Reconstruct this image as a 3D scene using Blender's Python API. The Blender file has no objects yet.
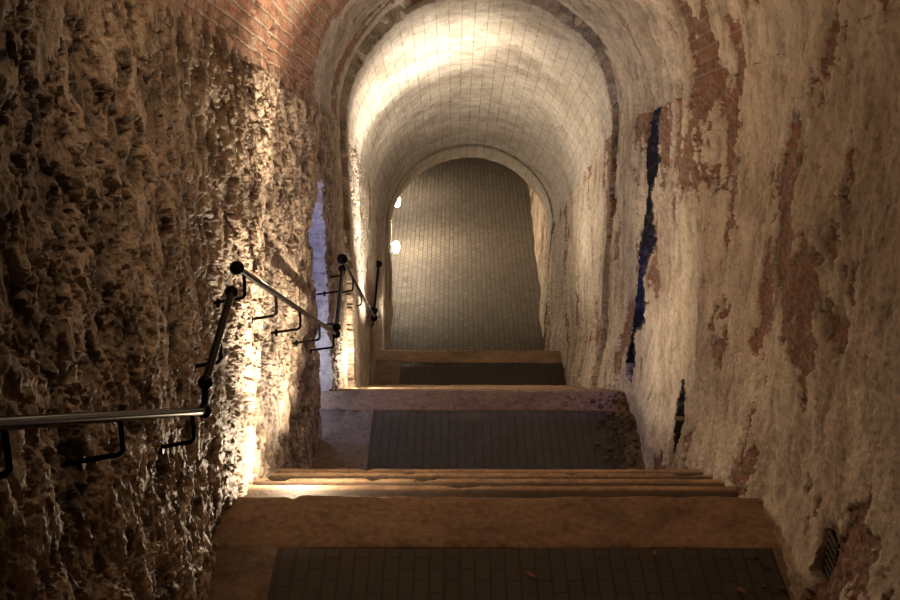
import bpy, bmesh, math, random
import numpy as np
from mathutils import Vector, Matrix
random.seed(7)
scene=bpy.context.scene
scene.view_settings.view_transform='Standard'
COL=scene.collection
# ------------------------------------------------------------ noise
rng=np.random.RandomState(11)
perm=rng.permutation(256); perm=np.concatenate([perm,perm,perm])
G=rng.normal(size=(256,3)); G/=np.linalg.norm(G,axis=1)[:,None]
R3=rng.rand(256,3)
def perlin(p):
    i=np.floor(p).astype(np.int64); f=p-i; i&=255
    u=f*f*f*(f*(f*6-15)+10)
    out=0
    for dx in (0,1):
        for dy in (0,1):
            for dz in (0,1):
                h=perm[(perm[(perm[(i[...,0]+dx)&255]+i[...,1]+dy)&255]+i[...,2]+dz)&255]
                g=G[h]
                d=g[...,0]*(f[...,0]-dx)+g[...,1]*(f[...,1]-dy)+g[...,2]*(f[...,2]-dz)
                w=(u[...,0] if dx else 1-u[...,0])*(u[...,1] if dy else 1-u[...,1])*(u[...,2] if dz else 1-u[...,2])
                out=out+w*d
    return out*1.6
def fbm(p,o=4,g=.5):
    a=1.0;s=0;q=p
    for k in range(o):
        s=s+a*perlin(q); a*=g; q=q*2.03+17.3
    return s
def ridge(p,o=3):
    a=1.0;s=0;q=p
    for k in range(o):
        s=s+a*(1-2*np.abs(perlin(q))); a*=.5; q=q*2.1+9.1
    return s/1.75
def worley(p):
    i=np.floor(p).astype(np.int64); f=p-i
    F1=np.full(p.shape[:-1],9.0);F2=F1.copy()
    for dx in (-1,0,1):
        for dy in (-1,0,1):
            for dz in (-1,0,1):
                h=perm[(perm[(perm[(i[...,0]+dx)&255]+i[...,1]+dy)&255]+i[...,2]+dz)&255]
                r=R3[h]
                d=np.sqrt((dx+r[...,0]-f[...,0])**2+(dy+r[...,1]-f[...,1])**2+(dz+r[...,2]-f[...,2])**2)
                F2=np.where(d<F1,F1,np.minimum(F2,d)); F1=np.minimum(F1,d)
    return F1,F2
def ss(x,a,b):
    t=np.clip((x-a)/(b-a),0,1); return t*t*(3-2*t)
# ------------------------------------------------------------ layout (metres; camera at the origin height)
R=1.2
L1Z,L2Z,L3Z,L4Z=-3.24,-4.97,-7.32,-8.6
L1A,L1B=3.90,4.89
L2A,L2B=7.50,8.98
L3A,L3B=13.05,14.24
L4A=16.40
zs_y=[-3,4.2,9.3,10.765,10.77,18.0,18.005,30.5]
zs_z=[1.7,-.9,-2.80,-3.33,-3.40,-7.28,-7.0,-7.0]
fl_y=[-3,1.3,L1A,L1B,L2A,L2B,L3A,L3B,L4A,30.5]
fl_z=[-1.68,-1.68,L1Z,L1Z,L2Z,L2Z,L3Z,L3Z,L4Z,L4Z]
ZS=lambda y:np.interp(y,zs_y,zs_z)
FL=lambda y:np.interp(y,fl_y,fl_z)
VENT=(3.92,4.04,-3.02,-2.82)
WIDL,WIDR=.032,.010
def ysamples(k):
    ys=[-1.6]
    while ys[-1]<30.0:
        y=ys[-1]; ys.append(y+max(.0075,k*(abs(y)+1.5)*(3 if (y>18.1 or y<1) else 1)))
    ys[-1]=30.0
    ex=[]
    for b in (VENT[0],VENT[1],8.25,8.5,9.12,9.16,9.32,10.767,16.9,17.02,18.0025):
        ex+= [b-.002,b+.002]
    ex+=list(np.arange(10.70,10.86,.012))
    ex=sorted(ex); ex=[e for i,e in enumerate(ex) if i==0 or e-ex[i-1]>.003]
    ys=[y for y in ys if min(abs(y-e) for e in ex)>.004]
    return np.array(sorted(ys+ex))
def disp(P,part):
    x,y,z=P[...,0],P[...,1],P[...,2]
    wl=ss(-x,.55,1.1)          # left side weight
    wr=ss(x,.3,1.0)
    far=ss(y,9.3,10.9)
    big=fbm(P*np.array([1.3,1.1,.9])+3,3)*.05*(1-.5*wl)
    # irregular rubble wall with flaking render
    S=P*np.array([1,1,.66]); S[...,1]+=.18*z     # slanted, elongated tool marks
    rg=ridge(S*np.array([8,10,10.0])+5,4)
    med=fbm(S*np.array([3.6,4.,4.])+21,5,.58)
    fine=fbm(S*np.array([40,44,50.0])+2,3,.6)
    fl=fbm(S*np.array([4.6,5.8,6.0])+70,6,.60)
    flake=ss(fl,-.01,.07)-.5+ .8*(ss(fl,.25,.31))+.8*(ss(fl,-.30,-.24)-1)
    rough=.007*rg+.013*med+.004*fine+.0100*flake
    pits=ss(fbm(S*np.array([11,13,13.])+60,4,.55),.26,.42)
    rough=rough-.015*pits
    F1,F2=worley((P+.04*np.stack([fbm(P*7+1,2),fbm(P*7+40,2),fbm(P*7+80,2)],-1))*np.array([8,8,9.0]))
    st=np.clip((F2-F1)*1.6,0,1)
    # plaster with patches fallen off
    pn=fbm(P*np.array([1.0,1.4,1.0])+np.array([7.7,1.2,31]),7,.66)-.16
    pn=pn+.42*np.exp(-((y-5.0)/.7)**2-((z+1.8)/.55)**2)*(x>0)+.42*np.exp(-((y-6.9)/.45)**2-((z+1.9)/.6)**2)*(x>0)
    pn=pn-.25*np.exp(-((y-7.2)/1.1)**2-((z+3.9)/1.0)**2)*(x>0)+.30*np.exp(-((y-8.3)/.16)**2)*(x>0)*(z<-2.6)
    patch=ss(pn,.15,.22)
    f2=fbm(P*np.array([9,9,5.])+55,5,.60)
    peel=ss(f2,.18,.22); peel2=ss(f2,-.25,-.21)
    smooth=.006*f2+.005*fine-.022*patch+.010*patch*st-.010*peel+.007*peel2
    amp=(1-far)*wl + far*wl*.30
    amp=amp*(1-.85*ss(z-ZS(y),-.02,.10))
    D=big*(1-.75*far*(1-wl-.3*wr))+amp*rough+(1-amp)*smooth*(1-.55*far*(1-wr))
    hgt=z-FL(y)
    low=wr*ss(-hgt,-.7,-.1)
    D=D+low*(.04+.02*rg)
    vault=ss(z-ZS(y),-.01,.02)*(y>10.9)*(y<18)
    D=D*(1-.4*vault)
    n=fbm(P*3+9,3); nn=fbm(P*8+19,3)
    D=D+np.where((y>10.767+.045*nn)&(y<16.9),.055,0)
    D=D+np.where((y>=16.9)&(y<17.02),-.10,0)
    D=D+np.where((y>=17.02)&(y<18.0025),.05,0)
    D=D-np.where(y>18,np.where(x<0,WIDL,WIDR)*(y-18),0)
    D=D+np.where((y>9.16)&(y<9.32)&(z>ZS(y)-.5+.3*n),-.14,0)
    hole=0*x; hl=0*x
    if part=='left':
        zz=(z<-3.25+.1*n)
        m=(y>8.25)&(y<9.12)&zz
        D=np.where(m,-.75+.2*big,D); hl=((y>8.24)&(y<9.15)&zz)*1.0
    if part=='right':
        e=fbm(P*np.array([0,0,3.5])+2,4)*.12
        zz=(z<-2.15+.1*n)&(z>-4.80+.1*n)
        m=(y>8.79+e)&(y<9.12)&zz
        D=np.where(m,-.55,D); hole=((y>8.74+e)&(y<9.16)&zz)*1.0
        q=((y-7.14)/.10)**2+((z+4.15)/.20)**2
        D=D-.22*(q+.3*n<1); hole=np.maximum(hole,(q+.3*n<1.6)*1.0)
        v=(y>VENT[0])&(y<VENT[1])&(z>VENT[2])&(z<VENT[3])
        D=np.where(v,-.04,D); hole=np.maximum(hole,v*.6)
    patch2=patch
    if part=='ceil':
        patch2=np.maximum(patch,ss(-x,.2,.6)*ss(9.2-y,0,.8)*(.7+.5*ss(n,-.3,.3)))*(y<10.767)
        patch2=patch2*(1-.7*ss(y,7.6,8.4)*(x>0))
    patch2=patch2*(1-hole)*(1-hl)
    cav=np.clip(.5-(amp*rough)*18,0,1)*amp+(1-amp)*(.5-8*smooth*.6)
    cav=cav*(1-hl)*(1-hole)+hole  # slot, hole and vent recesses painted dark to stand for their shade
    # shadow of the rim groove between lower vault and passage, painted dark
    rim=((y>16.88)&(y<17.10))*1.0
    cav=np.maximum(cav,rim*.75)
    return D,patch2,np.clip(cav,0,1),np.maximum(amp*(1-hl),hole)  # last channel: rubble stone, plus the recesses painted dark
def grid(name,P,U,V,attrs,mat,flip=False):
    n,m=P.shape[:2]
    me=bpy.data.meshes.new(name)
    idx=np.arange(n*m).reshape(n,m)
    a,b,c,d=idx[:-1,:-1].ravel(),idx[1:,:-1].ravel(),idx[1:,1:].ravel(),idx[:-1,1:].ravel()
    F=np.stack([a,d,c,b] if flip else [a,b,c,d],1)
    me.vertices.add(n*m); me.vertices.foreach_set('co',P.reshape(-1).astype(np.float32))
    nf=len(F); me.loops.add(nf*4); me.polygons.add(nf)
    me.loops.foreach_set('vertex_index',F.ravel().astype(np.int32))
    me.polygons.foreach_set('loop_start',(np.arange(nf)*4).astype(np.int32))
    me.polygons.foreach_set('loop_total',np.full(nf,4,np.int32))
    me.update(calc_edges=True)
    uv=me.uv_layers.new(name='UVMap')
    uvs=np.stack([U.ravel()[F.ravel()],V.ravel()[F.ravel()]],1)
    uv.data.foreach_set('uv',uvs.ravel().astype(np.float32))
    for k,v in attrs.items():
        at=me.attributes.new(k,'FLOAT','POINT'); at.data.foreach_set('value',v.ravel().astype(np.float32))
    me.polygons.foreach_set('use_smooth',np.ones(nf,bool))
    try: me.set_sharp_from_angle(angle=math.radians(60))
    except Exception: pass
    me.materials.append(mat)
    o=bpy.data.objects.new(name,me); COL.objects.link(o)
    return o
# ------------------------------------------------------------ materials
class NT:
    def __init__(s,name):
        s.m=bpy.data.materials.new(name); s.m.use_nodes=True; s.t=s.m.node_tree; s.b=s.t.nodes['Principled BSDF']
    def n(s,ty,**k):
        o=s.t.nodes.new(ty)
        for a,v in k.items(): setattr(o,a,v)
        return o
    def l(s,a,b): s.t.links.new(a,b)
    def noise(s,vec,scale,detail=6,rough=.6,dist=0):
        o=s.n('ShaderNodeTexNoise'); o.inputs['Scale'].default_value=scale; o.inputs['Detail'].default_value=detail
        o.inputs['Roughness'].default_value=rough; o.inputs['Distortion'].default_value=dist
        s.l(vec,o.inputs['Vector']); return o.outputs['Fac']
    def ramp(s,fac,stops):
        o=s.n('ShaderNodeValToRGB'); e=o.color_ramp.elements
        while len(e)<len(stops): e.new(.5)
        for i,(p,c) in enumerate(stops):
            e[i].position=p; e[i].color=(c if len(c)==4 else (*c,1))
        s.l(fac,o.inputs['Fac']); return o.outputs['Color']
    def mix(s,fac,a,b,mode='MIX'):
        o=s.n('ShaderNodeMix',data_type='RGBA',blend_type=mode)
        for i,v in ((0,fac),(6,a),(7,b)):
            if hasattr(v,'node'): s.l(v,o.inputs[i])
            else: o.inputs[i].default_value=(v if i==0 else (*v,1))
        return o.outputs[2]
    def math(s,op,a,b=0,clamp=False):
        o=s.n('ShaderNodeMath',operation=op,use_clamp=clamp)
        for i,v in ((0,a),(1,b)):
            if hasattr(v,'node'): s.l(v,o.inputs[i])
            else: o.inputs[i].default_value=v
        return o.outputs[0]
    def bump(s,h,strength,dist,prev=None):
        o=s.n('ShaderNodeBump'); o.inputs['Strength'].default_value=strength; o.inputs['Distance'].default_value=dist
        s.l(h,o.inputs['Height'])
        if prev: s.l(prev,o.inputs['Normal'])
        return o.outputs['Normal']
    def attr(s,name):
        o=s.n('ShaderNodeAttribute',attribute_name=name); return o.outputs['Fac']
g3=lambda v:(v,v,v)
def wall_material(name,plaster,dirt,stone,brick1,brick2,mortar,white_blocks=0.0,bs=1.0,brickmax=1.0,rough=.75,cavd=.16,streak=0.0,brk=2.2,fb=1.0):
    N=NT(name); tc=N.n('ShaderNodeTexCoord'); ob=tc.outputs['Object']
    n1=N.noise(ob,1.4,8,.65,.3); n2=N.noise(ob,9,8,.7); n3=N.noise(ob,38,6,.7); n4=N.noise(ob,.8,6,.7,.5)
    pl=N.ramp(n1,[(.30,dirt),(.46,plaster),(.70,tuple(min(1,c*1.2) for c in plaster))])
    stc=N.ramp(n2,[(.28,tuple(c*.45 for c in stone)),(.42,stone),(.54,tuple(min(1,c*1.9) for c in stone)),(.62,plaster)])
    rs=N.attr('rubble'); base=N.mix(rs,pl,stc)
    blot=N.ramp(n2,[(.35,g3(.5)),(.52,g3(1)),(.75,g3(1.0))])
    base=N.mix(.75,base,blot,'MULTIPLY')
    stain=N.ramp(n4,[(.38,(.52,.44,.36)),(.50,(1,1,1))])
    base=N.mix(.7,base,stain,'MULTIPLY')
    if streak>0:
        ms=N.n('ShaderNodeMapping'); ms.inputs['Scale'].default_value=(1,1,.25); N.l(ob,ms.inputs['Vector'])
        ns=N.noise(ms.outputs['Vector'],6,8,.7,.2)
        base=N.mix(streak,base,N.ramp(ns,[(.36,(.42,.35,.29)),(.45,(.92,.89,.85)),(.6,(1.15,1.15,1.14))]),'MULTIPLY')
    mp=N.n('ShaderNodeMapping'); N.l(tc.outputs['UV'],mp.inputs['Vector'])
    wob=N.n('ShaderNodeTexNoise'); wob.inputs['Scale'].default_value=4; N.l(ob,wob.inputs['Vector'])
    vm=N.n('ShaderNodeVectorMath',operation='SCALE'); vm.inputs['Scale'].default_value=.02; N.l(wob.outputs['Color'],vm.inputs[0])
    va=N.n('ShaderNodeVectorMath',operation='ADD'); N.l(mp.outputs['Vector'],va.inputs[0]); N.l(vm.outputs['Vector'],va.inputs[1])
    br=N.n('ShaderNodeTexBrick'); br.offset=.5
    N.l(va.outputs['Vector'],br.inputs['Vector'])
    br.inputs['Color1'].default_value=(*brick1,1); br.inputs['Color2'].default_value=(*brick2,1); br.inputs['Mortar'].default_value=(*mortar,1)
    br.inputs['Scale'].default_value=1; br.inputs['Mortar Size'].default_value=.010*bs; br.inputs['Mortar Smooth'].default_value=.5
    br.inputs['Brick Width'].default_value=.24*bs; br.inputs['Row Height'].default_value=.085*bs; br.inputs['Bias'].default_value=-.1
    bc=N.mix(.8,br.outputs['Color'],blot,'MULTIPLY')
    bc=N.mix(N.ramp(n3,[(.50,g3(0)),(.66,g3(.6))]),bc,mortar)
    pa=N.attr('patch')
    edge=N.math('ADD',pa,N.math('MULTIPLY',N.math('SUBTRACT',n2,.5),brk))
    em=N.ramp(edge,[(.45,g3(0)),(.72,g3(brickmax))])
    rsn=N.math('SUBTRACT',1.0,rs,True)
    emf=N.math('MULTIPLY',em,rsn,True)
    emf=N.math('MULTIPLY',emf,N.ramp(pa,[(.02,g3(0)),(.3,g3(1))]),True)
    col=N.mix(emf,base,bc)
    if white_blocks>0:
        b2=N.n('ShaderNodeTexBrick'); N.l(mp.outputs['Vector'],b2.inputs['Vector'])
        b2.inputs['Color1'].default_value=(1,1,1,1); b2.inputs['Color2'].default_value=(.82,.79,.75,1); b2.inputs['Mortar'].default_value=(.46,.40,.34,1)
        b2.inputs['Scale'].default_value=1; b2.inputs['Mortar Size'].default_value=.006; b2.inputs['Mortar Smooth'].default_value=.7
        b2.inputs['Brick Width'].default_value=.26; b2.inputs['Row Height'].default_value=.12
        fv=N.attr('blocks')
        vf=N.math('MULTIPLY',fv,N.ramp(N.noise(ob,2.5,6,.7),[(.38,g3(.15)),(.56,g3(1))]),True)
        col=N.mix(vf,col,N.mix(1.0,N.mix(.6,pl,base),b2.outputs['Color'],'MULTIPLY'))
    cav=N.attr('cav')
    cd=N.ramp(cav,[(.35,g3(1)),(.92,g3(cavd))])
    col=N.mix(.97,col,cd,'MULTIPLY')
    fine=N.ramp(n3,[(.3,g3(.55)),(.58,g3(1.0))])
    col=N.mix(.7,col,fine,'MULTIPLY')
    N.l(col,N.b.inputs['Base Color'])
    N.b.inputs['Roughness'].default_value=rough
    N.b.inputs['Specular IOR Level'].default_value=.45
    nb=N.bump(n2,.6*fb,.03); nb=N.bump(n3,1.0*fb,.014,nb)
    inv=N.math('MULTIPLY',N.math('MULTIPLY',br.outputs['Fac'],-1.0),emf)
    nb=N.bump(inv,.5,.015,nb)
    if white_blocks>0:
        nb=N.bump(N.math('MULTIPLY',N.math('MULTIPLY',b2.outputs['Fac'],-1.0),fv),.4,.010,nb)
    N.l(nb,N.b.inputs['Normal'])
    return N.m
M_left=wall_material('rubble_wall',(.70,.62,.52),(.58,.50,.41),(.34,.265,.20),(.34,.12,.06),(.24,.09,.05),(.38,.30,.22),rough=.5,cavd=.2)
M_right=wall_material('old_plaster_wall',(.76,.66,.53),(.50,.40,.30),(.03,.025,.02),(.42,.15,.065),(.28,.105,.05),(.40,.31,.23),bs=.9,brickmax=.9,cavd=.06,streak=.7,brk=1.5,fb=.85)  # near-black stone colour serves only the painted shade in the recesses
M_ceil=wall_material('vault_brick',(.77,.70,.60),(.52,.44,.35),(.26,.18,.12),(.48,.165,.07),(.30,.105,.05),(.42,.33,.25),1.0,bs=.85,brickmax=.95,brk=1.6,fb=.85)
def paver_material(name,w,h,k,patch=.4,c1=(.085,.063,.046)):
    N=NT(name); tc=N.n('ShaderNodeTexCoord')
    mp=N.n('ShaderNodeMapping'); mp.inputs['Rotation'].default_value=(0,0,math.pi/2); N.l(tc.outputs['Object'],mp.inputs['Vector'])
    br=N.n('ShaderNodeTexBrick'); N.l(mp.outputs['Vector'],br.inputs['Vector'])
    br.inputs['Color1'].default_value=(*[v*k for v in c1],1); br.inputs['Color2'].default_value=(*[v*k*.72 for v in c1],1); br.inputs['Mortar'].default_value=(*[v*k*.22 for v in c1],1)
    br.inputs['Scale'].default_value=1; br.inputs['Mortar Size'].default_value=.005; br.inputs['Mortar Smooth'].default_value=.3
    br.inputs['Brick Width'].default_value=w; br.inputs['Row Height'].default_value=h
    ob=tc.outputs['Object']
    n=N.noise(ob,6,7,.7); n3=N.noise(ob,60,4,.7)
    c=N.mix(.8,br.outputs['Color'],N.ramp(n,[(.3,g3(patch)),(.7,g3(1.3))]),'MULTIPLY')
    N.l(c,N.b.inputs['Base Color'])
    N.l(N.ramp(n,[(.3,g3(.55)),(.7,g3(.8))]),N.b.inputs['Roughness'])
    nb=N.bump(N.math('MULTIPLY',br.outputs['Fac'],-1.0),.8,.01); nb=N.bump(n3,.35,.004,nb)
    N.l(nb,N.b.inputs['Normal']); return N.m
M_pav=paver_material('dark_brick_pavers',.15,.062,.45)
M_pav2=paver_material('passage_brick_pavers',.14,.075,1.8,.9,(.080,.071,.060))
def stone_material(name,c,dark=.45,nosing_shade=False):
    N=NT(name); ob=N.n('ShaderNodeTexCoord').outputs['Object']
    n1=N.noise(ob,2.3,7,.65,.3); n2=N.noise(ob,28,6,.75); n5=N.noise(ob,7,7,.75)
    a=N.ramp(n1,[(.3,tuple(v*dark for v in c)),(.52,c),(.75,tuple(min(1,v*1.35) for v in c))])
    a=N.mix(.7,a,N.ramp(n2,[(.3,g3(.45)),(.6,g3(1.1))]),'MULTIPLY')
    a=N.mix(.6,a,N.ramp(n5,[(.35,g3(.5)),(.55,g3(1.05))]),'MULTIPLY')
    if nosing_shade:
        shade=N.math('ADD',N.attr('nosing_shade'),N.math('MULTIPLY',N.math('SUBTRACT',n1,.5),.5))
        a=N.mix(1.0,a,N.ramp(shade,[(.35,g3(1.3)),(.65,g3(.35)),(1,g3(.2))]),'MULTIPLY')  # lit nosing and dark tread behind it, painted into the stone colour
    N.l(a,N.b.inputs['Base Color']); N.b.inputs['Roughness'].default_value=.8
    nb=N.bump(n1,.4,.03); nb=N.bump(n2,.6,.010,nb); N.l(nb,N.b.inputs['Normal']); return N.m
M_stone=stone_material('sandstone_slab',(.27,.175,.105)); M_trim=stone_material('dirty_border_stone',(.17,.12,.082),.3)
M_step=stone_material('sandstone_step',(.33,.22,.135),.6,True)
M_metal=NT('black_painted_iron'); 
_ob=M_metal.n('ShaderNodeTexCoord').outputs['Object']
M_metal.l(M_metal.ramp(M_metal.noise(_ob,40,4),[(.35,(.004,.0035,.003)),(.7,(.008,.007,.006))]),M_metal.b.inputs['Base Color'])
M_metal.b.inputs['Metallic'].default_value=.0; M_metal.b.inputs['Roughness'].default_value=.16; M_metal.b.inputs['Specular IOR Level'].default_value=.06; M_metal=M_metal.m
M_leaf=stone_material('dry_leaf_brown',(.24,.115,.05)); M_frag=stone_material('broken_brick',(.14,.075,.048)); M_dark=stone_material('sooty_iron',(.09,.07,.052))
def emis(name,c,s):
    N=NT(name); N.b.inputs['Emission Color'].default_value=(*c,1); N.b.inputs['Emission Strength'].default_value=s
    N.b.inputs['Base Color'].default_value=(.8,.75,.6,1); return N.m
M_glow=emis('lamp_glass',(1,.84,.6),60)
# ------------------------------------------------------------ walls and vault
def struct(o,label,cat):
    o['kind']='structure'; o['label']=label; o['category']=cat
def build_side(part,mat,k,rows):
    ys=ysamples(k); n=len(ys)
    t=np.linspace(0,1,rows)[None,:]
    Y=ys[:,None]+0*t
    z0=(FL(ys)-.35)[:,None]; z1=ZS(ys)[:,None]
    Z=z0+(z1-z0)*t
    sgn=-1 if part=='left' else 1
    X=np.full_like(Y,sgn*R)
    P=np.stack([X,Y,Z],-1)
    D,pa,cav,rub=disp(P,part)
    P2=P.copy(); P2[...,0]=sgn*(R-D)
    return grid('wall_'+part,P2,Y,Z,{'patch':pa,'cav':cav,'rubble':rub},mat,flip=(part=='left'))
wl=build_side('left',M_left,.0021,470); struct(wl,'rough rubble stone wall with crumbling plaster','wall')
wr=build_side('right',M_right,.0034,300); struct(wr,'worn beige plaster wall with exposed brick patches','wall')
ys=ysamples(.0055); th=np.linspace(0,math.pi,231)[None,:]
Y=ys[:,None]+0*th; zc=ZS(ys)[:,None]
P=np.stack([R*np.cos(th)+0*Y,Y,zc+R*np.sin(th)],-1)
D,pa,cav,rub=disp(P,'ceil')
rr=R-D
P2=np.stack([rr*np.cos(th),Y,zc+rr*np.sin(th)],-1)
blocks=((Y>10.767)&(Y<30)).astype(float)*ss(Y,10.7,10.9)
U=np.where(Y>10.767,Y/.88,Y*.94-P[...,2]*.34)
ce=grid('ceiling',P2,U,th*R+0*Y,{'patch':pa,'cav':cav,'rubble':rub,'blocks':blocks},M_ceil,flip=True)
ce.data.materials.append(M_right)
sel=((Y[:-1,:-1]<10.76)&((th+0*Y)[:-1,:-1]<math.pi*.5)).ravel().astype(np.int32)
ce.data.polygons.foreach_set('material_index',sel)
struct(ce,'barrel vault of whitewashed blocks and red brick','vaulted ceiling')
# ------------------------------------------------------------ generic meshes
def mesh_obj(name,bm,mat,smooth=False,parent=None,loc=None):
    me=bpy.data.meshes.new(name); bm.normal_update(); bm.to_mesh(me); bm.free()
    if mat: me.materials.append(mat)
    if smooth:
        me.polygons.foreach_set('use_smooth',np.ones(len(me.polygons),bool))
        try: me.set_sharp_from_angle(angle=math.radians(40))
        except Exception: pass
    o=bpy.data.objects.new(name,me); COL.objects.link(o)
    if parent: o.parent=parent
    if loc is not None: o.location=loc
    return o
def block(name,x0,x1,y0,y1,z0,z1,mat,parent=None,nx=60,ny=4,b=.018,amp=.006,seed=0,run=None):
    prof=[]
    yy=np.linspace(y0+b,y1-b,ny+1)
    prof+= [(y,z1) for y in yy]
    prof+= [(y1-b*.3,z1-b*.3),(y1,z1-b)]
    prof+= [(y1,z) for z in np.linspace(z1-b,z0,4)[1:]]
    prof+= [(y0,z0)]
    prof+= [(y0,z1-b),(y0+b*.3,z1-b*.3)]
    m=len(prof); xs=np.linspace(x0,x1,nx+1)
    P=np.array([[(x,y,z) for (y,z) in prof] for x in xs])
    q=P.copy(); q[...,1]+=seed*3.1
    shade=np.zeros(P.shape[:2])
    if run: shade=np.clip((y1-P[...,1])/run,0,1)  # painted shade, growing back from the nosing
    d1=fbm(q*np.array([2.5,6,6.])+4,3); d2=fbm(q*np.array([6,9,9.])+14,3)
    top=(P[...,2]>z1-b-.001)
    P[...,2]+=amp*d1*top; P[...,1]+=amp*1.6*d2*(P[...,1]>y1-b*.5-.001)
    chip=ss(fbm(q*np.array([5,5,5.])+33,3),.42,.6)*(top&(P[...,1]>y1-b-.02))
    P[...,2]-=.010*chip; P[...,1]-=.02*chip
    bm=bmesh.new(); V=[[bm.verts.new(p) for p in row] for row in P]
    for i in range(nx):
        for j in range(m):
            bm.faces.new((V[i][j],V[i+1][j],V[i+1][(j+1)%m],V[i][(j+1)%m]))
    bm.faces.new(V[0]); bm.faces.new(V[-1][::-1])
    bmesh.ops.recalc_face_normals(bm,faces=bm.faces)
    o=mesh_obj(name,bm,mat,True,parent)
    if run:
        at=o.data.attributes.new('nosing_shade','FLOAT','POINT'); at.data.foreach_set('value',shade.ravel().astype(np.float32))
    return o
def empty(name,loc,label,cat,group=None):
    e=bpy.data.objects.new(name,None); e.location=loc; e.empty_display_size=.2; COL.objects.link(e)
    e['label']=label; e['category']=cat
    if group: e['group']=group
    return e
def reparent(o,e):
    o.parent=e; o.matrix_parent_inverse=Matrix.Translation(-Vector(e.location))
# staircases
XW=1.24
def flight(yt,zt,yb,zb,n,slab,label,edges=None):
    e=empty('staircase',(0,yb,zb),label,'stairs','stone stair flights')
    h=(zt-zb)/n; run=(yb-yt)/(n-1) if n>1 else .3
    s=block('landing_edge_slab',-XW,XW,yt-slab,yt,zt-h-.08,zt,M_stone,None,80,6,.02,.006,yt); reparent(s,e)
    pf=yt
    for i in range(1,n):
        top=zt-i*h; f=edges[i-1] if edges else yt+i*run
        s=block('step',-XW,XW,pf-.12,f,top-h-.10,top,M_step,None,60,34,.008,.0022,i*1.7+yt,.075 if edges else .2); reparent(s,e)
        pf=f
    return e
flight(1.3,-1.68,L1A,L1Z,9,.35,'worn sandstone steps above the upper brick landing')
flight(L1B,L1Z,L2A,L2Z,10,.39,'worn sandstone steps between two brick landings',[5.235,5.565,5.89,6.20,6.41,6.68,6.94,7.21,7.47])
flight(L2B,L2Z,L3A,L3Z,14,.31,'worn sandstone steps below the niche landing')
flight(L3B,L3Z,L4A,L4Z,8,.32,'lowest sandstone steps reaching the vaulted passage')
# floors
def floorbox(name,x0,x1,y0,y1,z,mat,label,th=.3,kind='floor'):
    o=block(name,x0,x1,y0,y1,z-th,z,mat,None,20,6,.004,.002,y0); struct(o,label,kind); return o
floorbox('floor',-XW,XW,-1.6,1.3-.35,-1.68,M_pav,'dark brick paved floor at the stair head')
def landing(ya,yb,slab,z,xl,xr):
    floorbox('floor',xl,xr,ya,yb-slab,z-.004,M_pav,'dark brick paved stair landing')
    o=floorbox('trim_1',-XW,xl,ya,yb-slab,z,M_trim,'sandstone border strip beside the brick paving',kind='stone border')
    o=floorbox('trim_2',xr,XW,ya,yb-slab,z,M_trim,'narrow stone border beside the brick paving',kind='stone border')
landing(L1A,L1B,.39,L1Z,-.95,1.12)
landing(L2A,L2B,.31,L2Z,-.83,1.02)
landing(L3A,L3B,.32,L3Z,-.86,1.10)
floorbox('floor',-1.65,1.45,L4A,30,L4Z,M_pav2,'dark brick paved floor of the lower passage')
def plane(name,y,z0,z1,mat,label):
    zz=np.linspace(z0,z1,50)[None,:]; xx=np.linspace(-1.7,1.7,50)[:,None]
    P=np.stack([xx+0*zz,y+0*xx+0*zz,zz+0*xx],-1)
    P[...,1]+=.04*fbm(P*3,4)
    o=grid(name,P,P[...,0],P[...,2],{'patch':0*P[...,0]+.2,'cav':0*P[...,0]+.3,'rubble':0*P[...,0]},mat); struct(o,label,'wall')
plane('wall_back',-1.6,-2.2,2.9,M_right,'plastered wall closing the stair head')
plane('wall_front',30,-8.9,-5.2,M_right,'plastered end wall of the lower passage')
# ------------------------------------------------------------ handrails
def tube(bm,pts,r,seg=14,cap=True):
    pts=[Vector(p) for p in pts]; rings=[]
    up=None
    for i,p in enumerate(pts):
        t=((pts[min(i+1,len(pts)-1)]-pts[max(i-1,0)])).normalized()
        if up is None:
            up=Vector((1,0,0)) if abs(t.x)<.8 else Vector((0,1,0))
        a=(up-t*up.dot(t)).normalized(); b=t.cross(a); up=a
        rings.append([bm.verts.new(p+r*(math.cos(k*2*math.pi/seg)*a+math.sin(k*2*math.pi/seg)*b)) for k in range(seg)])
    for i in range(len(rings)-1):
        for k in range(seg):
            bm.faces.new((rings[i][k],rings[i][(k+1)%seg],rings[i+1][(k+1)%seg],rings[i+1][k]))
    if cap: bm.faces.new(rings[0]); bm.faces.new(rings[-1][::-1])
def ball(bm,c,r):
    bmesh.ops.create_uvsphere(bm,u_segments=20,v_segments=12,radius=r,matrix=Matrix.Translation(c))
def bracket(p,e,wx):
    p=Vector(p); pts=[p,p+Vector((0,0,-.05)),p+Vector((-.002,0,-.075))]
    for k in range(1,6):
        a=k/6*math.pi/2; pts.append(p+Vector((-.03*(1-math.cos(a)),0,-.08-.03*math.sin(a))))
    pts.append(p+Vector((-.035,0,-.11))); pts.append(Vector((wx-.05,p.y-.03,p.z-.122)))
    bm=bmesh.new(); tube(bm,pts,.0075,10)
    bmesh.ops.create_cone(bm,cap_ends=True,segments=16,radius1=.022,radius2=.018,depth=.012,matrix=Matrix.Translation((wx+.012,p.y-.02,p.z-.120))@Matrix.Rotation(math.pi/2,4,'Y'))
    o=mesh_obj('bracket',bm,M_metal,True); reparent(o,e)
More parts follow.
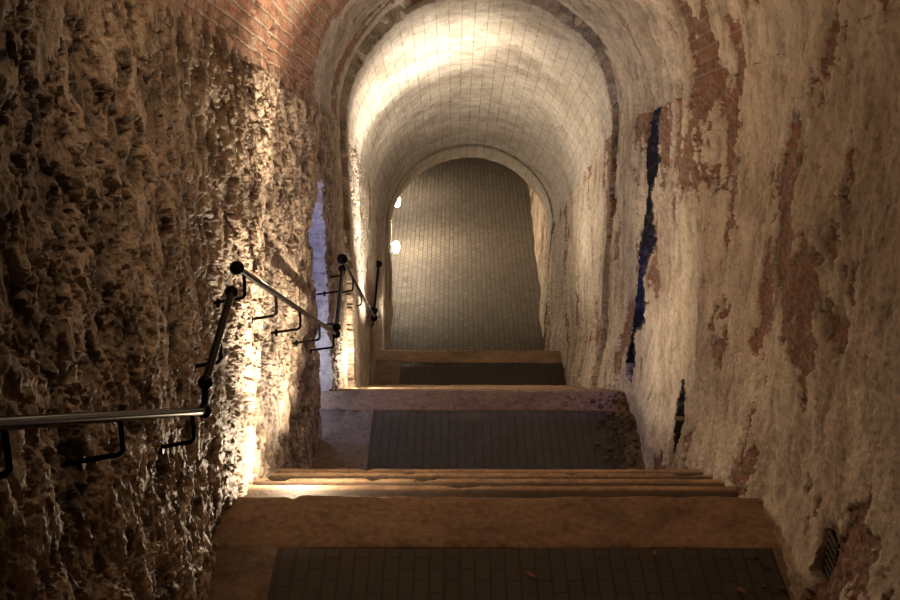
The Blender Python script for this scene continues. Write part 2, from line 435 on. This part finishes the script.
def handrail(a,b,c,d,label,nb1,nb2,kr=.027):
    """a-b sloping tube over the steps, c-d level tube over the landing"""
    e=empty('handrail',(-R,b[1],b[2]-.95),label,'handrail','wall handrails')
    a,b,c,d=map(Vector,(a,b,c,d)); r=.0150
    for nm,p,q in (('sloping_rail',a,b),('landing_rail',c,d)):
        bm=bmesh.new(); tube(bm,[p+(q-p)*k/6 for k in range(7)],r,20)
        o=mesh_obj(nm,bm,M_metal,True); reparent(o,e)
        for pt in (p,q):
            bm=bmesh.new(); ball(bm,pt,kr)
            o=mesh_obj('rail_end_knob',bm,M_metal,True); reparent(o,e)
    bm=bmesh.new(); tube(bm,[b,b+(c-b)*.5,c],.012,12); o=mesh_obj('connector_link',bm,M_metal,True); reparent(o,e)
    for t in nb1: bracket(a+(b-a)*t+Vector((0,0,-.01)),e,-R)
    for t in nb2: bracket(c+(d-c)*t+Vector((0,0,-.01)),e,-R)
cx=-.21
handrail((cx-.87,1.30,-.79),(cx-.87,3.93,-2.26),(cx-.87,3.99,-2.18),(cx-.88,4.66,-2.14),
  'black iron wall handrail above the upper landing',(.05,.33,.62,.93),(.5,))
handrail((cx-.87,4.76,-2.08),(cx-.82,8.06,-4.02),(cx-.82,8.10,-3.985),(cx-.853,9.05,-3.96),
  'black iron wall handrail descending beside rough stone wall',(.04,.27,.5,.74,.95),(.3,.85),.030)
handrail((cx-.855,9.1,-3.90),(cx-.90,13.1,-6.33),(cx-.90,13.14,-6.26),(cx-.90,14.2,-6.15),
  'black iron wall handrail toward the lower vault',(.03,.25,.5,.75,.96),(.4,.9),.042)
# ------------------------------------------------------------ passage lamps
def lamp(y,z):
    xw=-R-WIDL*(y-18)
    e=empty('wall_lamp',(xw+.02,y,z),'small glowing oval bulkhead wall lamp','lamp','passage wall lamps')
    bm=bmesh.new(); bmesh.ops.create_uvsphere(bm,u_segments=20,v_segments=12,radius=1,matrix=Matrix.Translation((xw+.10,y,z))@Matrix.Diagonal((.06,.07,.10,1)))
    o=mesh_obj('lamp_glass',bm,M_glow,True); reparent(o,e)
    bm=bmesh.new(); bmesh.ops.create_cone(bm,cap_ends=True,segments=24,radius1=.06,radius2=.05,depth=.06,matrix=Matrix.Translation((xw+.025,y,z))@Matrix.Rotation(math.pi/2,4,'Y'))
    o=mesh_obj('lamp_base',bm,M_trim,True); reparent(o,e)
lamp(18.55,-7.75); lamp(20.55,-7.75); lamp(23.2,-7.75)  # third lamp is unseen, added to brighten the far floor
# ------------------------------------------------------------ vent grille in the right wall
def vent():
    e=empty('wall_vent',(R,4.0,-3.05),'small sooty iron ventilation grille in plaster','vent')
    x=R-.01; y0,y1,z0,z1=VENT[0]+.008,VENT[1]-.008,VENT[2]+.008,VENT[3]-.008
    bm=bmesh.new(); 
    for (a,b) in (((x,y0,z0),(x,y1,z0)),((x,y1,z0),(x,y1,z1)),((x,y1,z1),(x,y0,z1)),((x,y0,z1),(x,y0,z0))): tube(bm,[a,b],.007,6)
    o=mesh_obj('frame',bm,M_dark); reparent(o,e)
    for k in range(1,6):
        bm=bmesh.new(); z=z0+(z1-z0)*k/6; tube(bm,[(x,y0,z),(x,y1,z)],.005,6); o=mesh_obj('bar',bm,M_dark,True); reparent(o,e)
vent()
# ------------------------------------------------------------ fallen leaves and fragments
def leaf(x,y,z,s,lab):
    bm=bmesh.new(); n=14; c=bm.verts.new((0,0,.004)); rim=[]
    for k in range(n):
        a=2*math.pi*k/n; r=s*(.75+.35*math.cos(a)**2)*(1 if k%2 else .72)
        rim.append(bm.verts.new((r*math.cos(a),r*.7*math.sin(a),.002+.25*s*abs(math.sin(a))*random.random())))
    for k in range(n): bm.faces.new((c,rim[k],rim[(k+1)%n]))
    tube(bm,[(s*.9,0,.004),(s*1.4,.1*s,.006),(s*1.8,.3*s,.01)],.0015,5)
    o=mesh_obj('dry_leaf',bm,M_leaf,False,None,(x,y,z+.004)); o.rotation_euler=(0,0,random.random()*6.3)
    o['label']=lab; o['category']='leaf'; o['group']='fallen dry leaves'
PL=[]
def frag(x,y,z,s):
    for (a,b,c) in PL:
        if math.hypot(a-x,b-y)<(c+s)*1.25: return
    PL.append((x,y,s))
    bm=bmesh.new(); bmesh.ops.create_icosphere(bm,subdivisions=2,radius=s)
    sc=(1,random.uniform(.6,1),random.uniform(.5,.8))
    off=random.random()*50
    for v in bm.verts:
        k=1+.45*float(perlin(np.array([v.co.x/s*1.1+off,v.co.y/s*1.1,v.co.z/s*1.1]))); v.co=Vector((v.co.x*sc[0]*k,v.co.y*sc[1]*k,max(v.co.z*sc[2]*k,-s*.4)))
    o=mesh_obj('brick_fragment',bm,M_frag,False,None,(x,y,z+s*.4)); o.rotation_euler=(0,0,random.random()*6.3)
    o['label']='broken brick fragment on the paving by the wall'; o['category']='rubble'; o['group']='brick rubble by the wall'
for (x,y) in ((.62,4.45),(.93,4.2),(.10,4.3)): leaf(x,y,L1Z+.004,random.uniform(.018,.028),'small curled dry leaf on the upper landing')
for k in range(16): leaf(random.gauss(.66,.12),random.gauss(8.78,.07),L2Z+.005,random.uniform(.016,.028),'small curled dry leaf on the niche landing')
for k in range(420):
    y=random.uniform(7.7,8.93); frag(1.12-abs(random.gauss(0,.10)),y,L2Z,random.uniform(.010,.030))
for k in range(8): frag(random.uniform(1.03,1.10),random.uniform(3.95,4.5),L1Z,random.uniform(.008,.016))
# ------------------------------------------------------------ lights
def light(kind,loc,power,col,size=.0,target=None,cone=None,blend=.6):
    d=bpy.data.lights.new('scene_light',kind); d.energy=power; d.color=col
    if kind=='AREA': d.size=size
    else: d.shadow_soft_size=size
    if cone: d.spot_size=math.radians(cone); d.spot_blend=blend
    o=bpy.data.objects.new('light_source',d); o.location=loc; COL.objects.link(o)
    if target: o.rotation_euler=(Vector(target)-Vector(loc)).to_track_quat('-Z','Y').to_euler()
    return o
warm=(1,.66,.39); wwhite=(1,.78,.54); vlt=(1,.86,.69); blue=(.22,.32,1)
light('SPOT',(-.88,5.4,-3.3),190,wwhite,.01,(-1.15,6.1,-1.3),110,1)
light('SPOT',(-.62,6.6,-4.1),190,wwhite,.01,(-1.0,7.0,-2.2),140,.9)
light('SPOT',(-.60,5.6,-3.4),700,wwhite,.01,(-.80,7.0,-1.1),48,1)
light('SPOT',(-.85,7.3,-4.4),190,wwhite,.01,(1.2,8.2,-3.4),74,1)  # extra spot without a fixture, added to brighten the right wall
light('POINT',(-.96,5.35,-3.34),26,wwhite,.01)
light('SPOT',(-.80,11.3,-5.7),1050,vlt,.06,(-.75,12.0,-3.2),58,1)
light('SPOT',(-.80,11.7,-5.9),300,vlt,.06,(-.1,13.3,-3.6),150,1)
light('POINT',(-.98,10.5,-5.5),26,wwhite,.01)
light('POINT',(-.95,15.2,-7.2),5,wwhite,.01)
light('POINT',(-1.04,18.55,-7.75),14,wwhite,.0)
light('POINT',(-1.04,20.55,-7.75),120,wwhite,.0)
light('POINT',(-1.2,23.2,-7.75),50,wwhite,.0)  # light of the added, unseen third lamp
light('POINT',(-1.75,8.4,-3.7),13,blue,.03)
light('POINT',(-1.55,8.75,-4.7),9,(.62,.70,1),.03)
light('POINT',(1.50,9.05,-2.8),3,(.08,.16,1),.0)
light('POINT',(1.50,9.05,-4.2),6,(.08,.16,1),.0)
light('AREA',(-.35,3.9,-.15),8.5,warm,.2,(-.8,4.3,-3))  # unseen warm fill added above the near left wall, no fixture
light('AREA',(.30,5.9,-.8),1.6,warm,.2,(.8,7.0,-3))  # second unseen fill, added to lift the right wall
W=bpy.data.worlds.new('World'); scene.world=W; W.use_nodes=True
W.node_tree.nodes['Background'].inputs[0].default_value=(.9,.6,.4,1); W.node_tree.nodes['Background'].inputs[1].default_value=.005
# ------------------------------------------------------------ camera
cd=bpy.data.cameras.new('camera'); cd.sensor_width=36; cd.lens=36*1300/900
cam=bpy.data.objects.new('camera',cd); COL.objects.link(cam)
cam.location=(cx,0,0); cam.rotation_euler=(math.radians(65),0,math.radians(.22))
cd.clip_start=.02; scene.camera=cam
